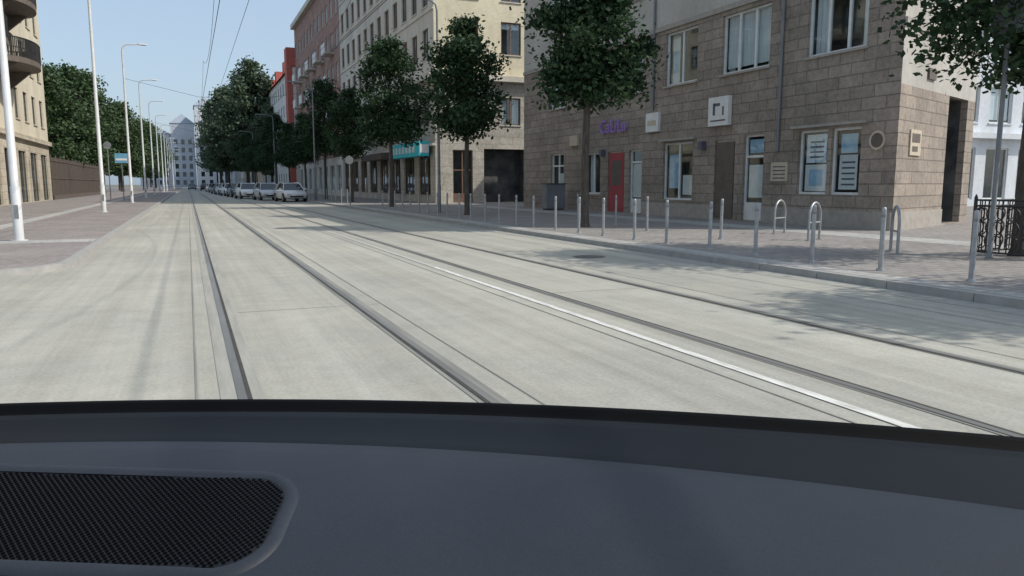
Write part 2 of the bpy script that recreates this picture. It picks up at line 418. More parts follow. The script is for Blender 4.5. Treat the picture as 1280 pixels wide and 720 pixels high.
b.tube([(X0 - .07, 19.45, 2.4), (X0 - .07, 19.45, 13.7)], [.05, .05], 8, 5)
b.tube([(X0 - .07, 26.7, 4.3), (X0 - .07, 26.7, 13.7)], [.05, .05], 8, 5)
for yy in (23.3, 30.65): b.box(X0 - .22, X0 - .003, yy - .1, yy + .1, 2.6, 2.9, 6)
b.build('signs_and_doors', [M_poster, M_red, M_brownp, M_sign, M_beigep, M_lampg, M_dark, M_bluep], E)
b = MB(); l = math.hypot(6.3, 2.5); sx, sy = 6.3 / l, 2.5 / l
b.T = Matrix(((sx, sy, 0, X0), (sy, -sx, 0, Y0), (0, 0, 1, 0), (0, 0, 0, 1)))
b.box(.9, 1.75, .003, .04, 2.15, 2.85, 0); b.box(2.0, 2.6, .003, .06, 4.3, 4.6, 1)
b.box(1.0, 1.65, .041, .043, 2.5, 2.75, 1); b.box(1.05, 1.5, .041, .043, 2.25, 2.4, 1)
b.box(0, 6.78, .003, .06, 5.5, 5.7, 2)
b.box(0.03, 4.05, .003, .05, .1, .6, 2)
b.build('plaques', [M_beigep, M_brownp, M_trim], E)
def text(body, size, loc, rz, m, parent, ext=.02):
    c = bpy.data.curves.new('lettering', 'FONT'); c.body = body; c.size = size; c.extrude = ext; c.materials.append(m)
    o = bpy.data.objects.new('lettering', c); COL.objects.link(o); o.location = loc; o.rotation_euler = (math.pi / 2, 0, rz); o.parent = parent
    return o
text('CaLiLu', .82, (X0 - .12, 30.9, 3.62), -math.pi / 2, M_purple, E, .03)

# --- cream corner building (across the side street)
M_cream = stucco('cream_stucco', (.78, .71, .53)); M_beige = stucco('beige_stucco', (.64, .60, .53)); M_pod = brickmat('podium_stone', (.54, .50, .43), (.49, .45, .39), (.36, .33, .29), 1.0, .5, .015)
B = Bld('cream_apartment_building', [M_cream, M_beige, M_pod], M_frb); B.bands = [8.2]
XB = 15.0; YB = 48.4
fl = [9.6, 12.9, 16.2, 19.5]
ops = grid(.6, 32, 12, 1.35, fl, 1.9) + grid(.6, 32, 12, 1.5, [5.3], 1.8) + grid(.6, 32, 8, 2.8, [.6], 2.9, 'shop', 3)
B.facade(XB, YB, 0, 1, 32.2, 23, ops, 1, lambda s, z: 2 if z < 8.2 else 1)
ops = grid(.8, 13, 4, 1.45, [9.9, 13.3, 16.7, 20], 2.1) + grid(.8, 13, 4, 1.4, [5.3], 1.8) + [(1.2, 2.6, .14, 3.6, 'door', 2), (3.4, 6.4, .14, 3.7, 'dark'), (8, 11.5, .7, 3.6, 'shop', 3)]
B.facade(XB, YB, 1, 0, 15, 23, ops, -1, lambda s, z: 2 if z < 8.2 else 0)
B.body([(XB, YB), (30, YB), (30, 80.6), (XB, 80.6)], 23, (0, 3))
B.r.box(XB - .5, XB - .002, YB - .5, 80.6, 8.1, 8.45); B.r.box(XB - .002, 30, YB - .5, YB - .002, 8.1, 8.45)
B.r.box(XB - .7, XB + .2, YB - .7, 80.6, 22.6, 23.2)
B.r.box(XB - .25, XB - .002, YB - .25, 80.6, 3.85, 4.0)
for z in (12.55, 15.85, 19.15): B.r.box(XB - .08, XB - .002, YB, 80.6, z - .1, z)
B.done(M_beige)
M_teal = mat('teal_sign', (.06, .62, .70), (.05, .52, .6), 3, .5)
b = MB(); b.box(XB - .95, XB - .26, 48.9, 57.0, 3.2, 4.15, 0); b.box(XB - .9, XB - .003, 60, 67, 3.3, 3.8, 1)
for i in range(7): b.box(XB - .97, XB - .952, 50.0 + i * .9, 50.5 + i * .9, 3.45, 3.9, 2)
b.box(XB - .9, XB - .3, 48.885, 48.898, 3.4, 3.95, 2)
b.build('shop_signs', [M_teal, M_brownp, M_sign], B.e)

# --- red brick building
M_redb = brickmat('red_brick', (.46, .26, .21), (.37, .20, .16), (.38, .32, .28), .25, .08, .01)
M_pale = stucco('pale_stucco', (.76, .75, .72))
M_tile = mat('red_roof_tile', (.52, .14, .11), (.40, .11, .085), 4, .8, .4)
B = Bld('red_brick_building', [M_redb, M_beige], M_frw); B.bands = [4.2]
ops = grid(.5, 34, 12, 1.3, [5.3, 8.7, 12.1, 15.5, 18.9], 1.9) + grid(.5, 34, 8, 2.6, [.6], 2.8, 'shop', 2)
B.facade(15.0, 80.62, 0, 1, 34.4, 23.4, ops, 1, lambda s, z: 1 if z < 4.2 else 0)
B.body([(15.0, 80.62), (30, 80.62), (30, 115), (15.0, 115)], 23.4, (3,))
B.r.box(14.5, 15.2, 80.62, 115, 23.0, 23.6)
for i in range(5):
    for z in (5, 8.4, 11.8, 15.2):
        B.r.box(14.0, 14.998, 84 + i * 6.2, 86.4 + i * 6.2, z - .15, z); B.f.box(14.0, 14.04, 84 + i * 6.2, 86.4 + i * 6.2, z, z + .95)
B.done(M_beige)
B = Bld('red_roof_house', [M_pale, M_tile], M_frd)
ops = grid(.5, 55, 16, 1.3, [1.2, 5.0, 8.4, 11.8, 15.2], 1.8)
B.facade(14.6, 115.02, 0, 1, 56, 18, ops, 1)
B.body([(14.6, 115.02), (28, 115.02), (28, 171), (14.6, 171)], 18, (3,))
B.w.add([(14.2, 115.02, 17.9), (28.4, 115.02, 17.9), (21.3, 115.02, 24), (14.2, 171.4, 17.9), (28.4, 171.4, 17.9), (21.3, 171.4, 24)],
        [(0, 2, 5, 3), (1, 4, 5, 2), (0, 1, 2), (3, 5, 4)], 1)
for y in (122, 134, 146, 158): B.w.box(15.6, 17.4, y, y + 2, 19, 21.4, 1)
B.w.box(13.8, 21, 115.1, 117.5, 0.1, 20.6, 1)
B.done(M_pale)
M_haze = stucco('hazed_stucco', (.52, .57, .64)); M_haze2 = stucco('hazed_stucco_pale', (.62, .65, .69)); M_slate = mat('slate_roof', (.34, .39, .45), (.30, .34, .40), 2, .8)  # distance haze painted into the far wall colours as a pale blue tint
for (x, y, w, d, h, m) in ((-5.5, 345, 9, 20, 26, M_haze), (3.8, 330, 7, 20, 32, M_haze2), (11.3, 322, 12, 30, 27, M_haze), (24, 310, 20, 30, 24, M_haze2), (-18, 352, 12, 20, 22, M_haze2)):
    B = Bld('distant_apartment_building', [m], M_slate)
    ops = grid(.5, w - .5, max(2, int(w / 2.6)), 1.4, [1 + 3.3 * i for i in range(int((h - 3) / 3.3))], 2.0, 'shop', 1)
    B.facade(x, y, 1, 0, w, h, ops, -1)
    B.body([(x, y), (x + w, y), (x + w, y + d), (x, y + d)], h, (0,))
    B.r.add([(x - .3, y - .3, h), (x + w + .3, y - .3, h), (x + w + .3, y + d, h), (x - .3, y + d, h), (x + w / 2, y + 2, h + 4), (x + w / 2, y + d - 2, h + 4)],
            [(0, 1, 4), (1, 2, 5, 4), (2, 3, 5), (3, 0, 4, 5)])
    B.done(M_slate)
for (x, y, L, h, m) in ((13.5, 178, 45, 19, M_beige), (12, 226, 70, 22, M_haze2)):
    B = Bld('apartment_building', [m], M_frd)
    B.facade(x, y, 0, 1, L, h, grid(.5, L - .5, int(L / 3.4), 1.3, [1 + 3.4 * i for i in range(int((h - 2) / 3.4))], 1.9, 'shop', 1), 1)
    B.body([(x, y), (x + 14, y), (x + 14, y + L), (x, y + L)], h, (3,)); B.done(M_slate)
M_whit = stucco('white_stucco', (.70, .74, .78))
B = Bld('white_shop_building', [M_whit], M_frw)
ops = grid(.5, 31, 11, 1.9, [.5], 2.9, 'shop', 2) + grid(.5, 31, 11, 1.9, [4.8, 8.2, 11.6], 2.0, 'win', 2)
B.facade(30, 30, 1, 0, 32, 15, ops, -1)
B.body([(30, 30), (62, 30), (62, 42), (30, 42)], 15, (0,))
B.r.box(30, 62, 29.5, 29.998, 3.9, 4.2)
B.done(M_whit)

# --- left building
M_sand = stucco('sand_stucco', (.66, .60, .47)); M_sand2 = brickmat('sand_stone', (.57, .50, .39), (.51, .45, .34), (.38, .33, .26), .9, .45, .015)
B = Bld('sandstone_building', [M_sand, M_sand2], M_frd); B.bands = [4.4]
ops = grid(.5, 50, 16, 1.4, [5.6, 9.0, 12.4, 15.8, 19.0], 2.0) + grid(.5, 50, 12, 2.6, [.14], 3.4, 'shop', 2)
B.facade(-10, 20, 0, 1, 50.5, 22, ops, -1, lambda s, z: 1 if z < 4.4 else 0)
B.body([(-10, 20), (-24, 20), (-24, 70.5), (-10, 70.5)], 22, (3,))
B.r.box(-9.998, -9.4, 20, 70.6, 21.6, 22.1); B.r.box(-9.998, -9.75, 20, 70.5, 4.3, 4.6)
B.done(M_sand2)
b = MB()
for yc in (36.5, 45.5, 54.8):
    for z in (8.6, 12.0, 15.4):
        n = 14; R = 3.3; D = 2.1
        arc = [(-10 + D * max(0, math.sin(math.pi * k / n)) ** .7, yc - R * math.cos(math.pi * k / n)) for k in range(n + 1)]
        b.add([(x, y, z - .32) for x, y in arc] + [(x, y, z) for x, y in arc],
              [tuple(range(n + 1)), tuple(range(n + 1, 2 * n + 2))] + [(k, k + 1, n + 2 + k, n + 1 + k) for k in range(n)], 0)
        for k in range(n):
            (xa, ya), (xb, yb) = arc[k], arc[k + 1]
            b.tube([(xa, ya, z + 1.05), (xb, yb, z + 1.05)], [.04, .04], 6, 1)
            b.tube([(xa, ya, z + .5), (xb, yb, z + .5)], [.03, .03], 6, 1)
            for j in range(5):
                t = j / 5; x = xa + (xb - xa) * t; y = ya + (yb - ya) * t
                b.tube([(x, y, z), (x, y, z + 1.05)], [.03, .03], 4, 1, False)
        for yy in (yc - 2.2, yc + 2.2):
            b.add([(-9.99, yy - .15, z - .33), (-8.7, yy - .15, z - .33), (-9.99, yy - .15, z - 1.5), (-9.99, yy + .15, z - .33), (-8.7, yy + .15, z - .33), (-9.99, yy + .15, z - 1.5)],
                  [(0, 1, 2), (3, 4, 5), (1, 2, 5, 4)], 0)
b.build('balconies', [M_brownp, M_black], B.e)

# ------------------------------------------------------------------ fence on the left
b = MB()
for i in range(170):
    y = 71 + i * .25
    b.box(-10.03, -9.97, y, y + (.14 if i % 10 == 0 else .05), .1, 3.5 + (.2 if i % 10 == 0 else 0))
for z in (.4, 1.8, 3.2): b.box(-9.96, -9.93, 71, 113.5, z, z + .07)
b.box(-10.1, -9.9, 71, 113.5, .1, .395)
b.build('fence', [M_brownp])

# ------------------------------------------------------------------ trees
def tree_mesh(h, th, rad, seed, leaf, nl, trunk_r, M_l, cone=.35, nclump=60):
    rng = np.random.default_rng(seed); rd = random.Random(seed)
    b = MB()
    top = Vector((rd.uniform(-.1, .1), rd.uniform(-.1, .1), th + (h - th) * .8))
    pts = [Vector((0, 0, 0)), Vector((rd.uniform(-.05, .05), rd.uniform(-.05, .05), th * .5)), Vector((rd.uniform(-.08, .08), 0, th)), Vector((rd.uniform(-.15, .15), rd.uniform(-.1, .1), th + (h - th) * .45)), top]
    b.tube([pts[0], pts[0] + Vector((0, 0, .15))] + pts[1:], [trunk_r * 1.5, trunk_r * 1.1, trunk_r, trunk_r * .85, trunk_r * .5, trunk_r * .12], 9, 0)
    H = h - th; cl = []
    for i in range(nclump):
        t = (i + .5) / nclump; t = min(.97, max(.03, t + rd.uniform(-.06, .06)))
        prof = (math.sin(math.pi * min(1, (t * .86 + .12))) ** .6) * (1 - cone * t)
        ang = i * 2.39996 + rd.uniform(-.5, .5)
        rr = rad * prof * rd.uniform(.35, .95)
        if i % 4 == 0: rr *= .3
        c = Vector((rr * math.cos(ang), rr * math.sin(ang), th + H * t)); cl.append((c, rd.uniform(.15, .33) * rad * (1 - .3 * t)))
        if i % 3 == 0:
            z0 = th * .92 + (c.z - th) * .55
            base = Vector((0, 0, z0))
            mid = base.lerp(c, .55) + Vector((0, 0, .04 * H))
            b.tube([base, mid, c], [trunk_r * .36, trunk_r * .2, trunk_r * .05], 5, 0, False)
    w = np.array([s ** 2 for _, s in cl]); w /= w.sum()
    idx = rng.choice(len(cl), nl, p=w)
    C = np.array([tuple(c) for c, _ in cl])[idx]; sg = np.array([s for _, s in cl])[idx]
    P = C + rng.normal(size=(nl, 3)) * (sg * .62)[:, None] * np.array([1.1, 1.1, .75])
    k = rng.random(nl) < .12
    P[k] += rng.normal(size=(k.sum(), 3)) * rad * .07
    P[:, 2] = np.maximum(P[:, 2], th - .2 - .25 * rng.random(nl))
    nrm = rng.normal(size=(nl, 3)) + np.array([0, 0, .9]); nrm /= np.linalg.norm(nrm, axis=1)[:, None]
    a = np.cross(nrm, rng.normal(size=(nl, 3))); a /= np.linalg.norm(a, axis=1)[:, None]
    c2 = np.cross(nrm, a)
    sz = leaf * rng.uniform(.6, 1.3, nl)[:, None]
    V = np.stack([P - a * sz, P + c2 * sz * .62 - a * sz * .1, P + a * sz, P - c2 * sz * .62 - a * sz * .1], 1).reshape(-1, 3)
    me = bpy.data.meshes.new('tree_trunk'); me.from_pydata(b.v, [], b.f); me.materials.append(M_bark)
    me.polygons.foreach_set('use_smooth', b.sm)
    ml = bpy.data.meshes.new('tree_leaves'); F = np.arange(nl * 4).reshape(-1, 4)
    ml.from_pydata(V.tolist(), [], F.tolist()); ml.materials.append(M_l)
    return me, ml
def put_tree(name, ms, x, y, rz=0, sc=1, z=PH):
    e = empty(name, (x, y, z), rz); e.scale = (sc, sc, sc)
    obj('trunk', ms[0], e); obj('foliage', ms[1], e)
    return e
TA = tree_mesh(8.3, 3.75, 1.9, 3, .085, 17000, .11, M_leaf)
TB = tree_mesh(7.6, 3.35, 1.9, 5, .09, 12000, .10, M_leaf)
TC = tree_mesh(9.0, 3.7, 2.3, 11, .10, 12000, .11, M_leaf)
TN = tree_mesh(7.4, 3.3, 2.4, 21, .075, 17000, .12, M_leaf, cone=.2, nclump=70)
TL = tree_mesh(17, 3.5, 5.2, 31, .26, 13000, .3, M_leaf2, cone=.15, nclump=90)
TG = tree_mesh(24, 5, 6.0, 41, .34, 14000, .4, M_leaf_haze, cone=.2, nclump=90)
put_tree('linden_tree', TN, 13.45, 8.85, 1.0)
put_tree('linden_tree', TN, 13.2, 2.2, 2.6)
put_tree('linden_tree', TA, 10.75, 19.9, 0)
put_tree('linden_tree', TB, 10.5, 29.6, .5)
put_tree('linden_tree', TC, 10.4, 41.8, 0)
for i, y in enumerate((54, 65, 76, 87, 98, 109, 121, 133)):
    put_tree('linden_tree', (TB, TC, TA)[i % 3], 10.6 - .02 * max(0, y - 70), y, i * 1.7, 1.0 + .08 * math.sin(i * 2.1))
for i, (x, y, s) in enumerate(((-13.5, 92, .78), (-12.5, 108, .9), (-14, 126, 1.0), (-10, 142, .85), (-12, 165, .95), (-9, 190, .9), (-10, 220, 1.0), (-9, 255, 1), (-22, 110, .95), (-12, 300, 1.1))):
    put_tree('maple_tree', TL, x, y, i * 1.3, s)
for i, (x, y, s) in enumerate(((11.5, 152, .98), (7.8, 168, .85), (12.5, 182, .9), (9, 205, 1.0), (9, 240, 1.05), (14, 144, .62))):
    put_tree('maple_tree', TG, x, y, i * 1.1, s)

rng = np.random.default_rng(5); nl = 12000
P = np.stack([rng.uniform(-12.5, -10.6, nl), rng.uniform(71.5, 113, nl), rng.uniform(.1, 3.0, nl) ** 1.0], 1)
P[:, 2] *= 1 + .2 * np.sin(P[:, 1] * 1.1)
a = rng.normal(size=(nl, 3)); a /= np.linalg.norm(a, axis=1)[:, None]; c = np.cross(a, rng.normal(size=(nl, 3))); c /= np.linalg.norm(c, axis=1)[:, None]
V = np.stack([P - a * .16, P + c * .1, P + a * .16, P - c * .1], 1).reshape(-1, 3)
me = bpy.data.meshes.new('hedge'); me.from_pydata(V.tolist(), [], np.arange(nl * 4).reshape(-1, 4).tolist()); me.materials.append(M_leaf2); obj('hedge', me)

# ------------------------------------------------------------------ street furniture
b = MB(); b.tube([(0, 0, 0), (0, 0, .03)], [.06, .055], 16, 0)
b.tube([(0, 0, .03), (0, 0, .88), (0, 0, .91), (0, 0, .925), (0, 0, .93)], [.034, .034, .031, .02, .006], 16, 0)
b.tube([(0, 0, .78), (0, 0, .82)], [.0355, .0355], 16, 1)
me = b.mesh('bollard', [M_steel, M_lampg])
pos = [(9.3, 6.75 + 1.36 * i) for i in range(25)] + [(9.3, 49 + 2.0 * i) for i in range(12)]
pos += [(11.2, 14.2), (11.4, 17.6), (12.2, 20.6), (12.4, 23.5), (9.3, 5.4), (9.3, 4.0)]
for x, y in pos:
    o = obj('bollard', me, None, (x + random.uniform(-.03, .03), y + random.uniform(-.04, .04), PH))
    o.rotation_euler = (random.uniform(-.015, .015), random.uniform(-.015, .015), random.uniform(0, 3))
def hoop_mesh():
    b = MB(); p = [(-.3, 0, 0), (-.3, 0, .55)]
    for k in range(1, 8):
        t = math.pi * (1 - k / 8); p.append((.3 * math.cos(t), 0, .55 + .3 * math.sin(t)))
    p += [(.3, 0, .55), (.3, 0, 0)]
    b.tube(p, [.028] * len(p), 10, 0); b.tube([(-.3, 0, .4), (.3, 0, .4)], [.02, .02], 8, 0)
    b.tube([(-.3, 0, 0), (-.3, 0, .012)], [.07, .07], 12); b.tube([(.3, 0, 0), (.3, 0, .012)], [.07, .07], 12)
    return b.mesh('bicycle_rack', [M_steel])
hm = hoop_mesh()
for x, y, r in ((12.0, 10.2, .9), (13.0, 13.2, .4), (13.9, 15.3, .4)): obj('bicycle_rack', hm, None, (x, y, PH), r)
b = MB(); gx0, gx1, gy0, gy1 = -.55, .55, -.55, .55
cs = [(gx0, gy0), (gx1, gy0), (gx1, gy1), (gx0, gy1)]
for i in range(4):
    (xa, ya), (xb, yb) = cs[i], cs[(i + 1) % 4]
    b.tube([(xa, ya, 0), (xa, ya, 1.02), (xa, ya, 1.08)], [.03, .03, .01], 8)
    for z in (.08, .88, .98): b.tube([(xa, ya, z), (xb, yb, z)], [.018, .018], 6)
    for j in range(1, 9):
        t = j / 9; x = xa + (xb - xa) * t; y = ya + (yb - ya) * t
        b.tube([(x, y, .08), (x, y, .98)], [.011, .011], 5, 0, False)
    d = Vector((xb - xa, yb - ya, 0)).normalized()
    for j in range(4):
        for zc in (.26, .5, .74):
            c = Vector((xa, ya, zc)) + d * (1.1 * (j + .5) / 4)
            ring = [c + d * (.11 * math.cos(q)) + Vector((0, 0, .11 * math.sin(q))) for q in [2 * math.pi * k / 12 for k in range(13)]]
            b.tube(ring, [.012] * 13, 5, 0, False)
o = b.build('tree_guard', [M_black]); o.location = (13.35, 8.7, PH)
def lamp_mesh(h, arm, m, r0=.1):
    b = MB()
    b.tube([(0, 0, 0), (0, 0, .02)], [.17, .17], 16)
    b.tube([(0, 0, .02), (0, 0, 1.2), (0, 0, 1.22), (0, 0, h - .4), (.06, 0, h - .15), (.25, 0, h), (arm - .45, 0, h + .05)], [r0, r0, r0 * .85, r0 * .55, r0 * .5, r0 * .45, r0 * .4], 14)
    x0, x1 = arm - .5, arm + .15; vs = []
    for x, w, t in ((x0, .06, .05), (x0 + .15, .14, .09), (x1 - .1, .14, .07), (x1, .08, .03)):
        vs += [(x, -w, h + .03), (x, w, h + .03), (x, w * .7, h + .03 + t), (x, -w * .7, h + .03 + t)]
    fs = [(0, 1, 2, 3), (12, 13, 14, 15)]
    for s in range(3):
        for k in range(4): fs.append((s * 4 + k, s * 4 + (k + 1) % 4, (s + 1) * 4 + (k + 1) % 4, (s + 1) * 4 + k))
    b.add(vs, fs, 0); b.box(x0 + .18, x1 - .12, -.1, .1, h + .015, h + .028, 1)
    b.box(-.045, .045, -r0 - .004, -r0 + .02, .5, .8, 2)
    return b.mesh('street_lamp', [m, M_frd, M_lampg])
lm = lamp_mesh(10.4, 1.4, M_lamp)
for i in range(14): obj('street_lamp', lm, None, (-3.55, 20.0 + 18.9 * i, PH))
lm2 = lamp_mesh(9.0, 1.8, M_lampg, .08)
obj('street_lamp', lm2, None, (10.2, 32.4, PH), math.pi)
for y in (62, 92, 122): obj('street_lamp', lm2, None, (9.3, y, PH), math.pi)
b = MB(); b.tube([(0, 0, 0), (0, 0, .1), (0, 0, 4.6)], [.07, .04, .038], 12); b.tube([(0, 0, 4.6), (0, 0, 4.65)], [.045, .02], 12)
b.box(-.02, .02, -.3, .3, 3.7, 4.4, 1)
b.tube([(0.003, 0, 3.3), (.04, 0, 3.3)], [.05, .05], 8)
o = b.build('sign_post', [M_lampg, M_lampg]); o.location = (12.55, 8.75, PH)
M_blue = mat('sign_blue', (.16, .38, .54), (.13, .32, .46), 3, .4)
def sign(x, y, hgt, kind, w=.6, rz=0):
    b = MB(); b.tube([(0, 0, 0), (0, 0, hgt)], [.035, .035], 10)
    if kind == 'rect':
        b.box(-w / 2, w / 2, -.06, -.04, hgt - .75, hgt - .02, 1); b.box(-w / 2 + .06, w / 2 - .06, -.066, -.062, hgt - .55, hgt - .4, 2)
    elif kind == 'back':
        b.tube([(0, -.06, hgt - .3), (0, -.04, hgt - .3)], [.25, .25], 24, 0)
    o = b.build('traffic_sign', [M_lampg, M_blue, M_sign]); o.location = (x, y, PH); o.rotation_euler = (0, 0, rz)
sign(-5.0, 60, 4.2, 'back'); sign(-4.6, 66, 3.6, 'rect', .9); sign(9.1, 47, 3.0, 'back')
b = MB(); b.box(-.5, .5, -.25, .25, .08, 1.25); b.box(-.46, .46, -.22, .22, 0, .08, 1); b.box(-.54, .54, -.29, .29, 1.25, 1.3, 1); b.box(-.005, .005, -.256, -.252, .12, 1.2, 1)
o = b.build('utility_cabinet', [M_lampg, M_frd]); o.location = (16.4, 33.6, PH)

b = MB()
for X, z in ((.97, 5.9), (4.8, 5.9)):
    for i in range(17):
        y0, y1 = -16 + i * 18.9, 2.9 + i * 18.9
        b.tube([(X, y0, z), (X, y1, z)], [.01, .01], 5, 0, False)
        cat = [(X + .02, y0 + (y1 - y0) * k / 8, z + .35 + 1.0 * (2 * k / 8 - 1) ** 2) for k in range(9)]
        b.tube(cat, [.007] * 9, 5, 0, False)
b.tube([(2.4, -10, 8.0), (2.4, 300, 8.0)], [.01, .01], 5, 0, False)
for i in range(0, 8):
    y = 20.0 + 18.9 * 2 * i
    if y < 30: continue
    b.tube([(-3.5, y, 8.3), (1, y, 7.3), (4.8, y, 7.3), (14.9, y, 9.2)], [.011] * 4, 5, 0, False)
b.build('overhead_tram_wire', [M_wire])

# ------------------------------------------------------------------ cars
def car(x, y, rz, paint, name='parked_car'):
    e = empty(name, (x, y, 0), rz); b = MB()
    st = [(-2.2, .42, .62, .70), (-2.1, .30, .78, .80), (-1.5, .24, .90, .87), (-.6, .22, .93, .89), (.8, .22, .93, .89), (1.3, .24, .88, .88), (1.9, .28, .74, .82), (2.15, .36, .62, .72)]
    vs = []; n = 8
    for yy, zb, zt, w in st:
        vs += [(-w * .9, yy, zb), (-w, yy, zb + .12), (-w * 1.0, yy, zt - .15), (-w * .92, yy, zt), (w * .92, yy, zt), (w, yy, zt - .15), (w, yy, zb + .12), (w * .9, yy, zb)]
    fs = [tuple(range(n)), tuple(range((len(st) - 1) * n, len(st) * n))]
    for s in range(len(st) - 1):
        for k in range(n): fs.append((s * n + k, s * n + (k + 1) % n, (s + 1) * n + (k + 1) % n, (s + 1) * n + k))
    b.add(vs, fs, 0, None, True)
    gb = [(-1.95, .88), (-1.3, .92), (.35, .92), (1.25, .88)]; gt = [(-1.6, 1.36), (-1.15, 1.44), (.0, 1.45), (.5, 1.40)]
    wb, wt = .80, .60
    vs = [(-wb, yy, z) for yy, z in gb] + [(-wt, yy, z) for yy, z in gt] + [(wt, yy, z) for yy, z in gt] + [(wb, yy, z) for yy, z in gb]
    b.add(vs, [(4, 5, 9, 8), (5, 6, 10, 9), (6, 7, 11, 10)], 0, None, True)
    b.add(vs, [(0, 1, 5, 4), (1, 2, 6, 5), (2, 3, 7, 6), (12, 13, 9, 8), (13, 14, 10, 9), (14, 15, 11, 10), (0, 4, 8, 12), (3, 7, 11, 15)], 1)
    for sx in (-1, 1):
        b.tube([(sx * wb, -1.3, .93), (sx * (wt + .01), -1.15, 1.44)], [.04, .03], 6, 0)
        b.tube([(sx * wb, -.4, .93), (sx * (wt + .01), -.45, 1.45)], [.035, .03], 6, 2)
        b.tube([(sx * wb, 1.25, .88), (sx * (wt), .5, 1.40), (sx * wt, 0, 1.45), (sx * wt, -1.15, 1.44), (sx * wt, -1.6, 1.36), (sx * wb, -1.95, .88)], [.035] * 6, 6, 0)
        b.box(min(sx * .86, sx * 1.04), max(sx * .86, sx * 1.04), .75, .87, .93, 1.06, 0)
        for yy in (-1.35, 1.35):
            b.tube([(sx * .70, yy, .32), (sx * .90, yy, .32)], [.32, .32], 20, 2); b.tube([(sx * .895, yy, .32), (sx * .91, yy, .32)], [.2, .19], 14, 3)
            b.tube([(sx * .80, yy, .32), (sx * .893, yy, .32)], [.37, .37], 20, 2)
        b.box(min(sx * .48, sx * .76), max(sx * .48, sx * .76), -2.2, -2.05, .62, .76, 4)
        b.box(min(sx * .44, sx * .72), max(sx * .44, sx * .72), 2.0, 2.16, .50, .64, 5)
    b.box(-.26, .26, -2.225, -2.19, .5, .6, 5); b.box(-.6, .6, -2.23, -2.1, .33, .43, 2); b.box(-.5, .5, 2.1, 2.17, .36, .48, 2)
    b.build('body', [paint, M_carglass, M_tyre, M_steel, M_tail, M_head], e)
M_carglass = mat('car_glass', (.02, .025, .03), (.03, .035, .04), 1, .05, spec=.8)
M_tyre = mat('tyre', (.02, .02, .02), None, 9, .8)
M_tail = mat('tail_light', (.35, .02, .02), None, 9, .3); M_head = mat('head_light', (.7, .7, .7), None, 9, .2)
def paint(n, c, metal=.2): return mat(n, c, None, .8, .25, 0, metal=metal)
PW = paint('paint_white', (.85, .86, .87), 0); PS = paint('paint_silver', (.6, .62, .65), .2); PK = paint('paint_black', (.02, .02, .025)); PB = paint('paint_grey', (.12, .14, .17), .4)
for (x, y, p) in ((7.35, 62, PW), (6.2, 68.5, PS), (5.1, 76, PW), (4.8, 86, PB), (4.5, 95, PW), (4.2, 105, PS), (4.0, 116, PK), (4.0, 130, PB), (3.9, 146, PW)): car(x, y, math.pi + math.radians(6), p)
car(3.2, 170, 0, PK, 'car'); car(.9, 200, math.pi, PB, 'car')

# ------------------------------------------------------------------ car interior: dashboard, and unseen roof added to shade it
TH = math.radians(22.9)
dash = empty('car_dashboard', (0, 0, 0), -TH)
def dmat(name, c1, c2, rough, bs_=900, bst=.25, spec=.5):
    m, nt, bs = newmat(name); tc = N(nt, 'ShaderNodeTexCoord'); o = tc.outputs['Object']
    f = noise(nt, o, 3, 5); g = noise(nt, o, bs_, 2); dust = noise(nt, o, 260, 2, .8)
    c = ramp(nt, f, .3, .7, c1, c2)
    c = mult(nt, c, ramp(nt, dust, .3, .75, (.92,) * 3, (1.15,) * 3))
    nt.links.new(c, bs.inputs['Base Color']); bs.inputs['Roughness'].default_value = rough
    bs.inputs['Specular IOR Level'].default_value = spec
    bump(nt, bs, g, bst, .0006); return m
M_dash = dmat('dash_soft', (.023, .028, .039), (.030, .036, .048), .55, spec=.28)
M_band = dmat('dash_band', (.006, .0075, .0105), (.009, .011, .014), .5, spec=.2)
M_cowl = dmat('cowl_black', (.002, .002, .0025), (.003, .003, .0035), .55, spec=.1)
M_gr = dmat('grille_plastic', (.008, .010, .014), (.012, .014, .019), .5, bst=.1, spec=.2)
M_hole = dmat('grille_hole', (.001, .001, .0015), (.0015, .0015, .002), .9, spec=.05)
w1 = lambda u: 1.175 - .185 * ((u + .4) / 1.09) ** 2
w2 = lambda u: 1.04 - .23 * ((u + .5) / 1.075) ** 2
def drop(u, w): d = max(0, w2(u) - w); return .359 + .3 * d ** 1.3
us = [-1.1 + 2.2 * i / 90 for i in range(91)]
def sheet(rowsf, name, m):
    b = MB(); cols = [rowsf(u) for u in us]; n = len(cols[0]); vs = []
    for u, c in zip(us, cols): vs += [(u, w, 1.36 - d) for w, d in c]
    fs = [(i * n + j, i * n + j + 1, (i + 1) * n + j + 1, (i + 1) * n + j) for i in range(len(us) - 1) for j in range(n - 1)]
    b.add(vs, fs, 0, None, True); b.build(name, [m], dash)
sheet(lambda u: [(w1(u) + .10, .47), (w1(u) + .01, .36), (w1(u), .340), (w1(u) - .008, .337), (w1(u) - .016, .340), (w1(u) - .02, .349), (w1(u) - .047, .352)], 'windscreen_cowl', M_cowl)
def band(u):
    a, c = w1(u) - .045, w2(u) + .002; r = [(a, .3495), (a - .004, .345)]
    for k in range(1, 7):
        t = k / 7; r.append((a - .004 + (c - a) * t, .345 + .022 * t + .004 * math.sin(math.pi * t)))
    return r + [(c, .369), (c - .004, .372)]
sheet(band, 'dash_band', M_band)
def main(u):
    c = w2(u); r = [(c - .001, .374), (c - .002, .364), (c - .005, .3605)]
    for k in range(1, 26):
        w = c - .005 - (c - .32) * k / 25; r.append((w, drop(u, w)))
    return r + [(.29, r[-1][1] + .02), (.27, r[-1][1] + .06), (.27, .9)]
sheet(main, 'dash_top', M_dash)
gc, gw, ga, gb_, gr = -.575, .862, .300, .083, .055
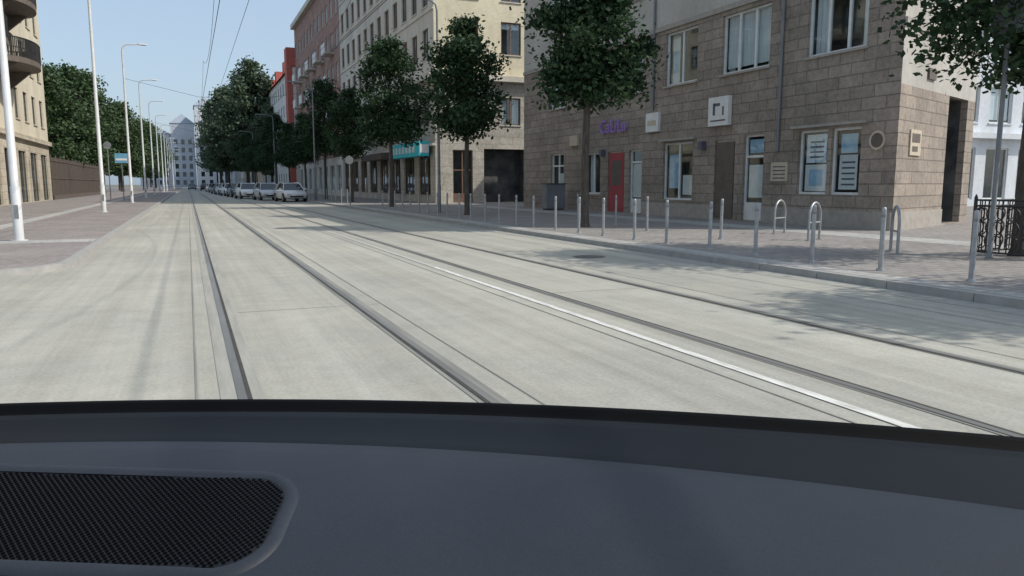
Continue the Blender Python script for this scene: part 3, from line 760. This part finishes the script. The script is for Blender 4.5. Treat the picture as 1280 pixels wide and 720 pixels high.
def inside(u, w, off):
    x, y = abs(u - gc), abs(w - gw - (-.045) * (u - gc)); A, Bv, r = ga + off, gb_ + off, gr + off
    if x > A or y > Bv: return False
    if x > A - r and y > Bv - r: return math.hypot(x - (A - r), y - (Bv - r)) < r
    return True
def rr(off):
    out = []; A, Bv, r = ga + off, gb_ + off, gr + off
    for q, (cx_, cy_) in enumerate(((A - r, Bv - r), (-A + r, Bv - r), (-A + r, -Bv + r), (A - r, -Bv + r))):
        for k in range(12):
            t = math.pi / 2 * (q + k / 11); x = cx_ + r * math.cos(t); y = cy_ + r * math.sin(t)
            out.append((gc + x, gw + y - .045 * x))
    return out
zz = lambda u, w, o: (u, w, 1.36 - drop(u, w) + o)
b = MB()
prof = [(-.004, .0012), (0, .0035), (.003, .0042), (.010, .0036), (.014, .0010), (.016, -.001)]
vs = []; n = 48
for off, o in prof: vs += [zz(u, w, o) for u, w in rr(off)]
fs = [(j * n + k, j * n + (k + 1) % n, (j + 1) * n + (k + 1) % n, (j + 1) * n + k) for j in range(len(prof) - 1) for k in range(n)]
b.add(vs, fs, 0, None, True); b.build('speaker_rim', [M_dash], dash)
b = MB()
sp = .0078
ru = int(2 * ga / sp) + 2; rw = int(2.6 * gb_ / (sp * .5))
for i in range(-2, 62):
    for j in range(-2, 24):
        u0, u1 = gc - .31 + i * .01, gc - .30 + i * .01; v0, v1 = gw - .11 + j * .01, gw - .10 + j * .01
        if all(inside(p, q, .006) for p in (u0, u1) for q in (v0, v1)):
            b.add([zz(u0, v0, .002), zz(u1, v0, .002), zz(u1, v1, .002), zz(u0, v1, .002)], [(0, 1, 2, 3)], 0)
for i in range(ru + 2):
    for j in range(rw):
        u = gc - ga + i * sp + (sp / 2 if j % 2 else 0); w = gw - gb_ * 1.3 + j * sp * .5
        if not inside(u, w, -.005): continue
        r = .0025
        b.add([zz(u + r * math.cos(k * math.pi / 3), w + r * math.sin(k * math.pi / 3), .0026) for k in range(6)], [tuple(range(6))], 1)
b.build('speaker_grille', [M_gr, M_hole], dash)
M_shade_lining = mat('roof_shade_lining', (.25, .25, .24), None, 5, .95)
car_roof_shade = empty('car_roof_shade', (0, 0, 0), -TH); b = MB()
b.box(-1.1, 1.9, -2.2, .34, 1.66, 1.70)  # out of view, widened beyond a real car roof to keep sun off the dash
b.build('roof_shade_panel', [M_shade_lining], car_roof_shade)

# ------------------------------------------------------------------ light, world, camera
az = math.radians(122); el = math.radians(44)
ts = Vector((math.sin(az) * math.cos(el), math.cos(az) * math.cos(el), math.sin(el)))
L = bpy.data.lights.new('sun', 'SUN'); L.energy = 3.6; L.angle = math.radians(.55); L.color = (1, .95, .86)
o = bpy.data.objects.new('sun', L); COL.objects.link(o); o.rotation_euler = (-ts).to_track_quat('-Z', 'Y').to_euler()
W = bpy.data.worlds.new('World'); S.world = W; W.use_nodes = True; nt = W.node_tree
bg = nt.nodes['Background']; sk = nt.nodes.new('ShaderNodeTexSky'); sk.sky_type = 'NISHITA'; sk.sun_disc = False
sk.sun_elevation = el; sk.sun_rotation = az; sk.air_density = 1.0; sk.dust_density = 2.5; sk.ozone_density = 1.0; sk.altitude = 0
mx = nt.nodes.new('ShaderNodeMix'); mx.data_type = 'RGBA'; mx.inputs[0].default_value = .5
mx.inputs[7].default_value = (3.9, 5.0, 6.2, 1)
nt.links.new(sk.outputs[0], mx.inputs[6]); nt.links.new(mx.outputs[2], bg.inputs[0]); bg.inputs[1].default_value = .15
cd = bpy.data.cameras.new('camera'); cam = bpy.data.objects.new('camera', cd); COL.objects.link(cam)
cd.sensor_width = 36; cd.lens = 950 / 1280 * 36; cd.clip_start = .05; cd.clip_end = 3000
cam.location = (0, 0, 1.36); ph = math.radians(7.79)
cam.rotation_euler = (math.pi / 2 - ph, 0, -TH)
S.camera = cam
S.view_settings.view_transform = 'Standard'; S.view_settings.look = 'None'; S.view_settings.exposure = 0
